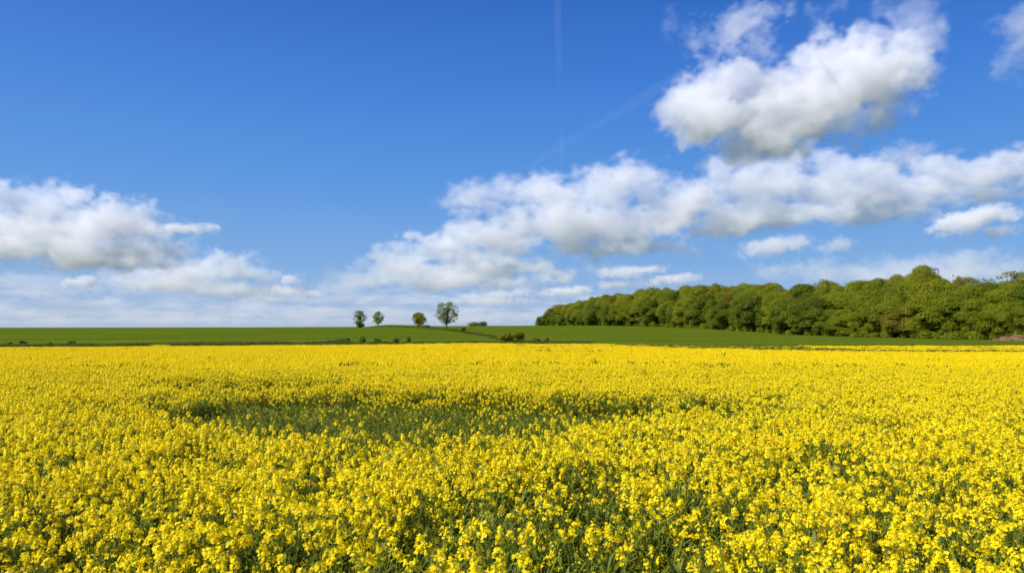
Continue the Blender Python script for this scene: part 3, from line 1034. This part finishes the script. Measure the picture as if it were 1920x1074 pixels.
def cloud(label, puffs, D, od=10, vox=1.5, seed=1, fb=.28, bil=.15, fine=.07, warp=.5, deep=.8, soft=1.6, flat=.75, col=(.90, .905, .926), g=0.0, cell=None, gain=0.0, stretch=1.25, name='cloud', kind=None, group='clouds over the field'):
    """puffs (px, py, rx, ry[, gain]) as seen at distance D; od = optical depth through a typical puff"""
    global VOX
    k = D / FPX
    cx = (min(p[0] - p[2] for p in puffs) + max(p[0] + p[2] for p in puffs)) / 2
    az = math.atan((cx - 960) / FPX)
    Rm = Matrix.Rotation(-az, 3, 'Z')
    Ri = Rm.inverted()
    r_ = random.Random(seed)
    loc = []
    for p in puffs:
        q = Ri @ (EYE + ray(p[0], p[1]) * D)
        rx, rz = p[2] * k, p[3] * k
        ry = max(rz, rx * deep)
        q.y += r_.uniform(-.3, .3) * ry
        loc.append((np.array(q), np.array((rx, ry, rz)), p[4] if len(p) > 4 else 1.0))
    lo = np.min([q - r * 1.6 for q, r, g_ in loc], 0)
    hi = np.max([q + r * 1.6 for q, r, g_ in loc], 0)
    rzs = sorted(r[2] for q, r, g_ in loc)
    unit = rzs[len(rzs) // 2]
    vs = vox * k * 1920 / 1024
    res = [max(6, int(math.ceil((hi[i] - lo[i]) / (vs * (1, 1.7, 1)[i])))) for i in range(3)]
    VOX += res[0] * res[1] * res[2]
    ax = [np.linspace(lo[i], hi[i], res[i], dtype=np.float32) for i in range(3)]
    P = np.stack(np.meshgrid(*ax, indexing='ij'), -1)
    off = np.random.default_rng(seed).uniform(0, TILE, 3).astype(np.float32)
    cell = (cell or 17.0) / unit                        # tile cells per metre: the tile spans ~5 puff radii
    T = P * np.array((cell / stretch, cell / stretch, cell), dtype=np.float32) + off
    Wp = np.stack([tri(WX, T * .6), tri(WY, T * .6), tri(WZ, T * .6) * .6], -1) * np.float32(warp * unit * .3)
    Q = P + Wp
    acc = None
    for q, r, g_ in loc:
        d = (Q - q.astype(np.float32)) / r.astype(np.float32)
        d[..., 2] = np.where(d[..., 2] < 0, d[..., 2] / flat, d[..., 2])
        s = (1 - np.sqrt((d * d).sum(-1))) * np.float32(min(1.0, max(.35, r[2] / unit)))
        s = s + (g_ - 1)
        acc = s if acc is None else np.maximum(acc, s) + np.maximum(0, .2 - np.abs(acc - s)) ** 2 / .8
    e = fb * tri(FB, T * .9) - bil * tri(BIL, T) + fine * tri(FINE, T * 2.6)
    dn = np.clip((acc + gain + e) * soft * 1.45, 0, 1).astype(np.float32)
    win = [np.clip(np.minimum(np.arange(n_), n_ - 1 - np.arange(n_)) / max(2.0, n_ * .10), 0, 1).astype(np.float32) for n_ in res]
    dn *= win[0][:, None, None] * win[1][None, :, None] * win[2][None, None, :]      # nothing left at the box's own faces
    dens = OD * od / (2 * unit)
    src = bpy.data.meshes.new('cloud_density')
    src.vertices.add(dn.size)
    src.attributes.new('dens', 'FLOAT', 'POINT').data.foreach_set('value', dn.ravel())
    so = bpy.data.objects.new('cloud_density', src)       # numbers only, never linked to the scene
    gr = bpy.data.node_groups.new('cloud_volume', 'GeometryNodeTree')
    gr.interface.new_socket('Geometry', in_out='OUTPUT', socket_type='NodeSocketGeometry')
    N, L = gr.nodes.new, gr.links.new
    out = N('NodeGroupOutput'); vc = N('GeometryNodeVolumeCube'); pos = N('GeometryNodeInputPosition')
    ctr = (lo + hi) / 2
    a, b = lo - ctr, hi - ctr
    vc.inputs['Min'].default_value = a; vc.inputs['Max'].default_value = b
    for c_, n_ in zip('XYZ', res): vc.inputs['Resolution ' + c_].default_value = n_
    sub = N('ShaderNodeVectorMath'); sub.operation = 'SUBTRACT'; L(pos.outputs[0], sub.inputs[0]); sub.inputs[1].default_value = a
    mul = N('ShaderNodeVectorMath'); mul.operation = 'MULTIPLY'; L(sub.outputs[0], mul.inputs[0])
    mul.inputs[1].default_value = [(res[i] - 1) / (b[i] - a[i]) for i in range(3)]
    sep = N('ShaderNodeSeparateXYZ'); L(mul.outputs[0], sep.inputs[0])
    ints = []
    for i in range(3):
        fi = N('FunctionNodeFloatToInt'); fi.rounding_mode = 'ROUND'; L(sep.outputs[i], fi.inputs[0]); ints.append(fi.outputs[0])

    def im(x, kk, y):
        n = N('FunctionNodeIntegerMath'); n.operation = 'MULTIPLY_ADD'
        L(x, n.inputs[0]); n.inputs[1].default_value = kk; L(y, n.inputs[2]); return n.outputs[0]
    idx = im(ints[0], res[1] * res[2], im(ints[1], res[2], ints[2]))
    oi = N('GeometryNodeObjectInfo'); oi.inputs['Object'].default_value = so
    at = N('GeometryNodeInputNamedAttribute'); at.data_type = 'FLOAT'; at.inputs['Name'].default_value = 'dens'
    si = N('GeometryNodeSampleIndex'); si.data_type = 'FLOAT'; si.domain = 'POINT'; si.clamp = True
    L(oi.outputs['Geometry'], si.inputs['Geometry']); L(at.outputs[0], si.inputs['Value']); L(idx, si.inputs['Index'])
    L(si.outputs[0], vc.inputs['Density'])
    sm = N('GeometryNodeSetMaterial'); mt = cloud_mat(dens, col, g); sm.inputs['Material'].default_value = mt
    L(vc.outputs[0], sm.inputs[0]); L(sm.outputs[0], out.inputs[0])
    vol = bpy.data.volumes.new(name)
    vol.materials.append(mt)
    ob = bpy.data.objects.new(name, vol)
    S.collection.objects.link(ob)
    ob.location = Rm @ Vector(ctr)
    ob.rotation_euler = (0, 0, -az)
    mo = ob.modifiers.new('volume', 'NODES'); mo.node_group = gr
    if kind: tag(ob, label, None, None, kind)
    else: tag(ob, label, 'cloud', group)
    return ob


# the big bright cloud at the upper right with its torn wisps
cloud('large bright cumulus high above the right end of the wood',
      [(1290, 208, 50, 36), (1318, 165, 42, 38), (1385, 172, 85, 40), (1365, 222, 90, 44), (1440, 248, 95, 42), (1490, 190, 105, 58), (1580, 165, 105, 62),
       (1640, 150, 80, 60), (1688, 112, 48, 44), (1590, 95, 75, 36, .95), (1440, 280, 62, 18), (1545, 225, 90, 30), (1520, 105, 40, 26, .9)],
      1700, od=11, seed=3, soft=1.8, gain=.14)
cloud('thin torn scrap of cloud just above the left shoulder of the largest cumulus',
      [(1350, 62, 42, 22), (1400, 48, 52, 24), (1436, 25, 38, 20), (1362, 100, 38, 18), (1418, 88, 40, 30), (1452, 112, 30, 12)],
      1650, od=2.6, seed=5, soft=1.1, fb=.5, bil=.25, warp=1.0)
cloud('faint curl of vapour left of the torn scrap above the largest cumulus',
      [(1270, 48, 20, 26, .9), (1290, 82, 26, 16, .9)], 1650, od=1.0, seed=6, soft=.9, fb=.6, bil=.25, warp=1.2)
cloud('ragged streaks of vapour rising off the right shoulder of the largest cumulus',
      [(1690, 55, 26, 45), (1724, 30, 20, 50), (1732, 78, 14, 34), (1705, 0, 45, 26, .9)],
      1650, od=2.2, seed=8, soft=1.0, fb=.5, bil=.25, warp=1.0)
cloud('slanting thin streak of vapour between the torn scrap and the streaks of the largest cumulus',
      [(1528, 52, 14, 22), (1545, 28, 16, 22), (1562, 6, 18, 18)], 1650, od=1.3, seed=12, soft=.9, fb=.5, bil=.25, warp=1.0)
cloud('soft grey-white cloud cut off by the top right corner of the sky',
      [(1900, 100, 36, 45), (1935, 70, 50, 45), (1890, 125, 26, 22), (1960, 110, 50, 40)],
      1750, od=3.5, seed=9, soft=1.2, fb=.4, warp=.8)
# the long bank across the middle
cloud('long bank of grey-white cloud stretching from the lone trees over the whole wood',
      [(1215, 360, 70, 46), (1130, 365, 95, 52), (1060, 385, 95, 52), (1010, 352, 55, 26), (1290, 385, 90, 46), (1170, 425, 130, 44), (1040, 430, 130, 44),
       (940, 450, 110, 34), (1150, 462, 120, 22), (1390, 350, 75, 50), (1470, 345, 95, 52), (1560, 350, 90, 50), (1400, 405, 110, 34), (1520, 400, 100, 28), (1330, 430, 60, 16),
       (1640, 365, 90, 44), (1710, 360, 80, 32), (1690, 398, 50, 16), (1800, 335, 75, 38), (1760, 375, 80, 22), (1880, 325, 80, 38), (1960, 315, 80, 45), (1860, 362, 70, 20),
       (850, 478, 105, 26), (880, 505, 110, 18), (760, 500, 85, 20), (800, 530, 120, 15), (700, 525, 60, 13), (920, 530, 60, 9), (650, 545, 45, 9)],
      3600, od=7.5, seed=13, soft=1.7, gain=.06, vox=1.6, deep=.6, stretch=1.5)
cloud('fraying side lobe of cloud on the upper left of the long bank',
      [(900, 372, 62, 22), (950, 350, 55, 22), (880, 395, 35, 10, .8), (985, 365, 50, 25)], 3550, od=4, seed=14, soft=1.1, warp=.7)
cloud('small thin wisp hanging off the left slope of the long bank',
      [(770, 441, 28, 9), (800, 450, 35, 10), (840, 458, 40, 12)], 3550, od=3, seed=15, soft=1.0, warp=.6)
cloud('thin grey tuft of cloud above the right part of the long bank',
      [(1700, 292, 48, 20), (1670, 312, 40, 20), (1730, 278, 22, 12)], 3300, od=2.5, seed=16, soft=1.0, warp=.7)
# left
cloud('heaped white cumulus cut off by the left edge of the sky',
      [(20, 378, 50, 32), (132, 370, 44, 34), (75, 392, 62, 30), (225, 402, 62, 28), (272, 406, 36, 25), (55, 428, 115, 36), (170, 428, 115, 36),
       (262, 460, 62, 22), (150, 474, 135, 25), (45, 472, 65, 22), (200, 490, 95, 13), (-70, 430, 95, 62)],
      3700, od=8, seed=21, soft=1.9, gain=.07, deep=.7)
cloud('slim tongue of cloud pointing right from the heaped cumulus at the left edge',
      [(330, 428, 45, 11), (380, 429, 30, 9), (295, 432, 35, 14)], 3600, od=5, seed=22, soft=1.3)
cloud('broad soft cloud low in the sky, right below the heaped cumulus at the left edge',
      [(420, 500, 62, 30), (350, 510, 80, 24), (280, 520, 80, 18), (450, 515, 62, 16), (330, 535, 120, 16), (430, 545, 90, 14), (240, 530, 40, 12)],
      5500, od=3.6, seed=23, soft=1.2, col=(.90, .91, .93))
cloud('small puff of cloud alone beneath the heaped cumulus at the left edge',
      [(148, 530, 32, 11), (165, 528, 20, 9), (130, 532, 18, 8)], 5500, od=6, seed=24, soft=1.5, vox=1.1)
cloud('small two-tiered puff of cloud to the left of the foot of the long bank',
      [(540, 526, 24, 12), (535, 546, 36, 11), (580, 552, 24, 8), (500, 560, 40, 6)], 6000, od=5, seed=25, soft=1.4, vox=1.1)
# right, under the bank
cloud('bright slanting cloud under the right end of the long bank',
      [(1790, 425, 42, 16), (1830, 410, 55, 15), (1865, 405, 40, 18), (1765, 438, 20, 9), (1870, 435, 32, 9)], 4200, od=8, seed=31, soft=1.5, vox=1.2)
cloud('oval white cloud above the middle of the wood', 
      [(1440, 468, 42, 18), (1480, 458, 45, 17), (1410, 478, 22, 9), (1385, 478, 14, 5, .8)], 4800, od=5, seed=32, soft=1.3, vox=1.2)
cloud('faint grey puff beside the oval white cloud above the wood',
      [(1572, 460, 34, 13), (1550, 466, 25, 9)], 4800, od=3, seed=33, soft=1.0, vox=1.3)
cloud('thin layered cloud over the far left end of the wood',
      [(1165, 512, 48, 11), (1200, 506, 45, 8), (1150, 534, 26, 9), (1195, 533, 30, 5)], 5200, od=4, seed=34, soft=1.2, vox=1.2)
cloud('pointed white scrap of cloud touching the treetops of the wood',
      [(1260, 525, 42, 9), (1290, 518, 22, 7), (1235, 530, 20, 7)], 5200, od=4, seed=35, soft=1.3, vox=1.2)
cloud('little white cloud low between the tallest lone tree and the wood',
      [(1062, 547, 42, 8), (1090, 541, 22, 6), (1035, 551, 24, 5)], 6000, od=4, seed=36, soft=1.3, vox=1.2)
cloud('flat white cloud just right of the tallest lone tree',
      [(885, 556, 28, 8), (935, 553, 40, 8), (975, 550, 28, 9), (920, 564, 70, 7)], 6500, od=2.6, seed=37, soft=1.3, vox=1.2)
cloud('grey-white cloud bank rising behind the treetops at the right end of the wood',
      [(1560, 496, 32, 13), (1500, 510, 80, 16), (1600, 512, 100, 20), (1690, 505, 80, 22), (1800, 492, 80, 22), (1720, 520, 160, 22), (1850, 505, 70, 24), (1915, 495, 30, 16)],
      5500, od=2.2, seed=38, soft=1.1, col=(.90, .91, .93))
# pale far-off layers near the skyline
cloud('pale thin cloud layers along the skyline',
      [(60, 545, 130, 22, .84), (150, 570, 120, 12, .84), (20, 585, 160, 14, .84), (300, 572, 150, 10, .84), (420, 590, 160, 9, .84), (610, 560, 110, 14, .84), (560, 582, 150, 9, .84), (760, 560, 130, 16, .84),
       (700, 585, 160, 10, .84), (900, 585, 150, 11, .84), (1060, 575, 120, 9, .84), (1000, 597, 200, 8, .84), (700, 600, 260, 7, .84), (250, 600, 260, 8, .84), (1150, 560, 110, 9, .84),
       (40, 528, 60, 16, 1.15), (100, 545, 40, 9, 1.2), (185, 574, 34, 6, 1.3), (380, 582, 40, 5, 1.3), (300, 562, 40, 6, 1.2), (640, 545, 34, 8, 1.25), (690, 552, 40, 8, 1.2), (480, 575, 50, 5, 1.2), (760, 578, 60, 5, 1.2), (620, 590, 60, 4, 1.2)],
      12000, od=.75, seed=41, soft=.9, vox=1.5, col=(.89, .905, .94), fb=.6, bil=.25, deep=.5, name='clouds', kind='stuff', warp=.9, stretch=5, cell=14)

# --- two old vapour trails, very faint


def trail(label, pts, D, od):
    mb = MB()
    mb.tube([EYE + ray(x, y) * D for x, y, r in pts], [max(r, .01) * D / FPX for x, y, r in pts], 10)
    m, n, out = mkmat('vapour trail')
    p = n.nodes.new('ShaderNodeVolumePrincipled')
    p.inputs['Color'].default_value = (1, 1, 1, 1)
    p.inputs['Density'].default_value = od / (2 * max(q[2] for q in pts) * D / FPX)
    n.links.new(p.outputs[0], out.inputs['Volume'])
    o = mb.build('vapour_trail', [m])
    tag(o, label, 'vapour trail', 'vapour trails')


trail('faint straight vapour trail running up the middle of the sky to the top edge', [(1044, -40, 8), (1045, 20, 8), (1047, 90, 7), (1049, 150, 3), (1050, 185, 3.5), (1051, 215, 1.5), (1052, 245, 2.5), (1053, 268, 6), (1053, 300, 5), (1054, 330, 4)], 14000, .032)
trail('faint broad vapour trail slanting from the long cloud bank up towards the largest cumulus', [(985, 318, 5), (1020, 294, 9), (1060, 268, 9), (1120, 235, 9), (1180, 198, 11), (1230, 168, 13), (1285, 140, 14)], 13000, .036)
print('clouds', round(VOX / 1e6, 1), 'Mvox', [(o.name, len(o['label'].split())) for o in S.objects if 'label' in o and len(o['label'].split()) > 16], round(time.time() - T0, 1), file=sys.stderr)
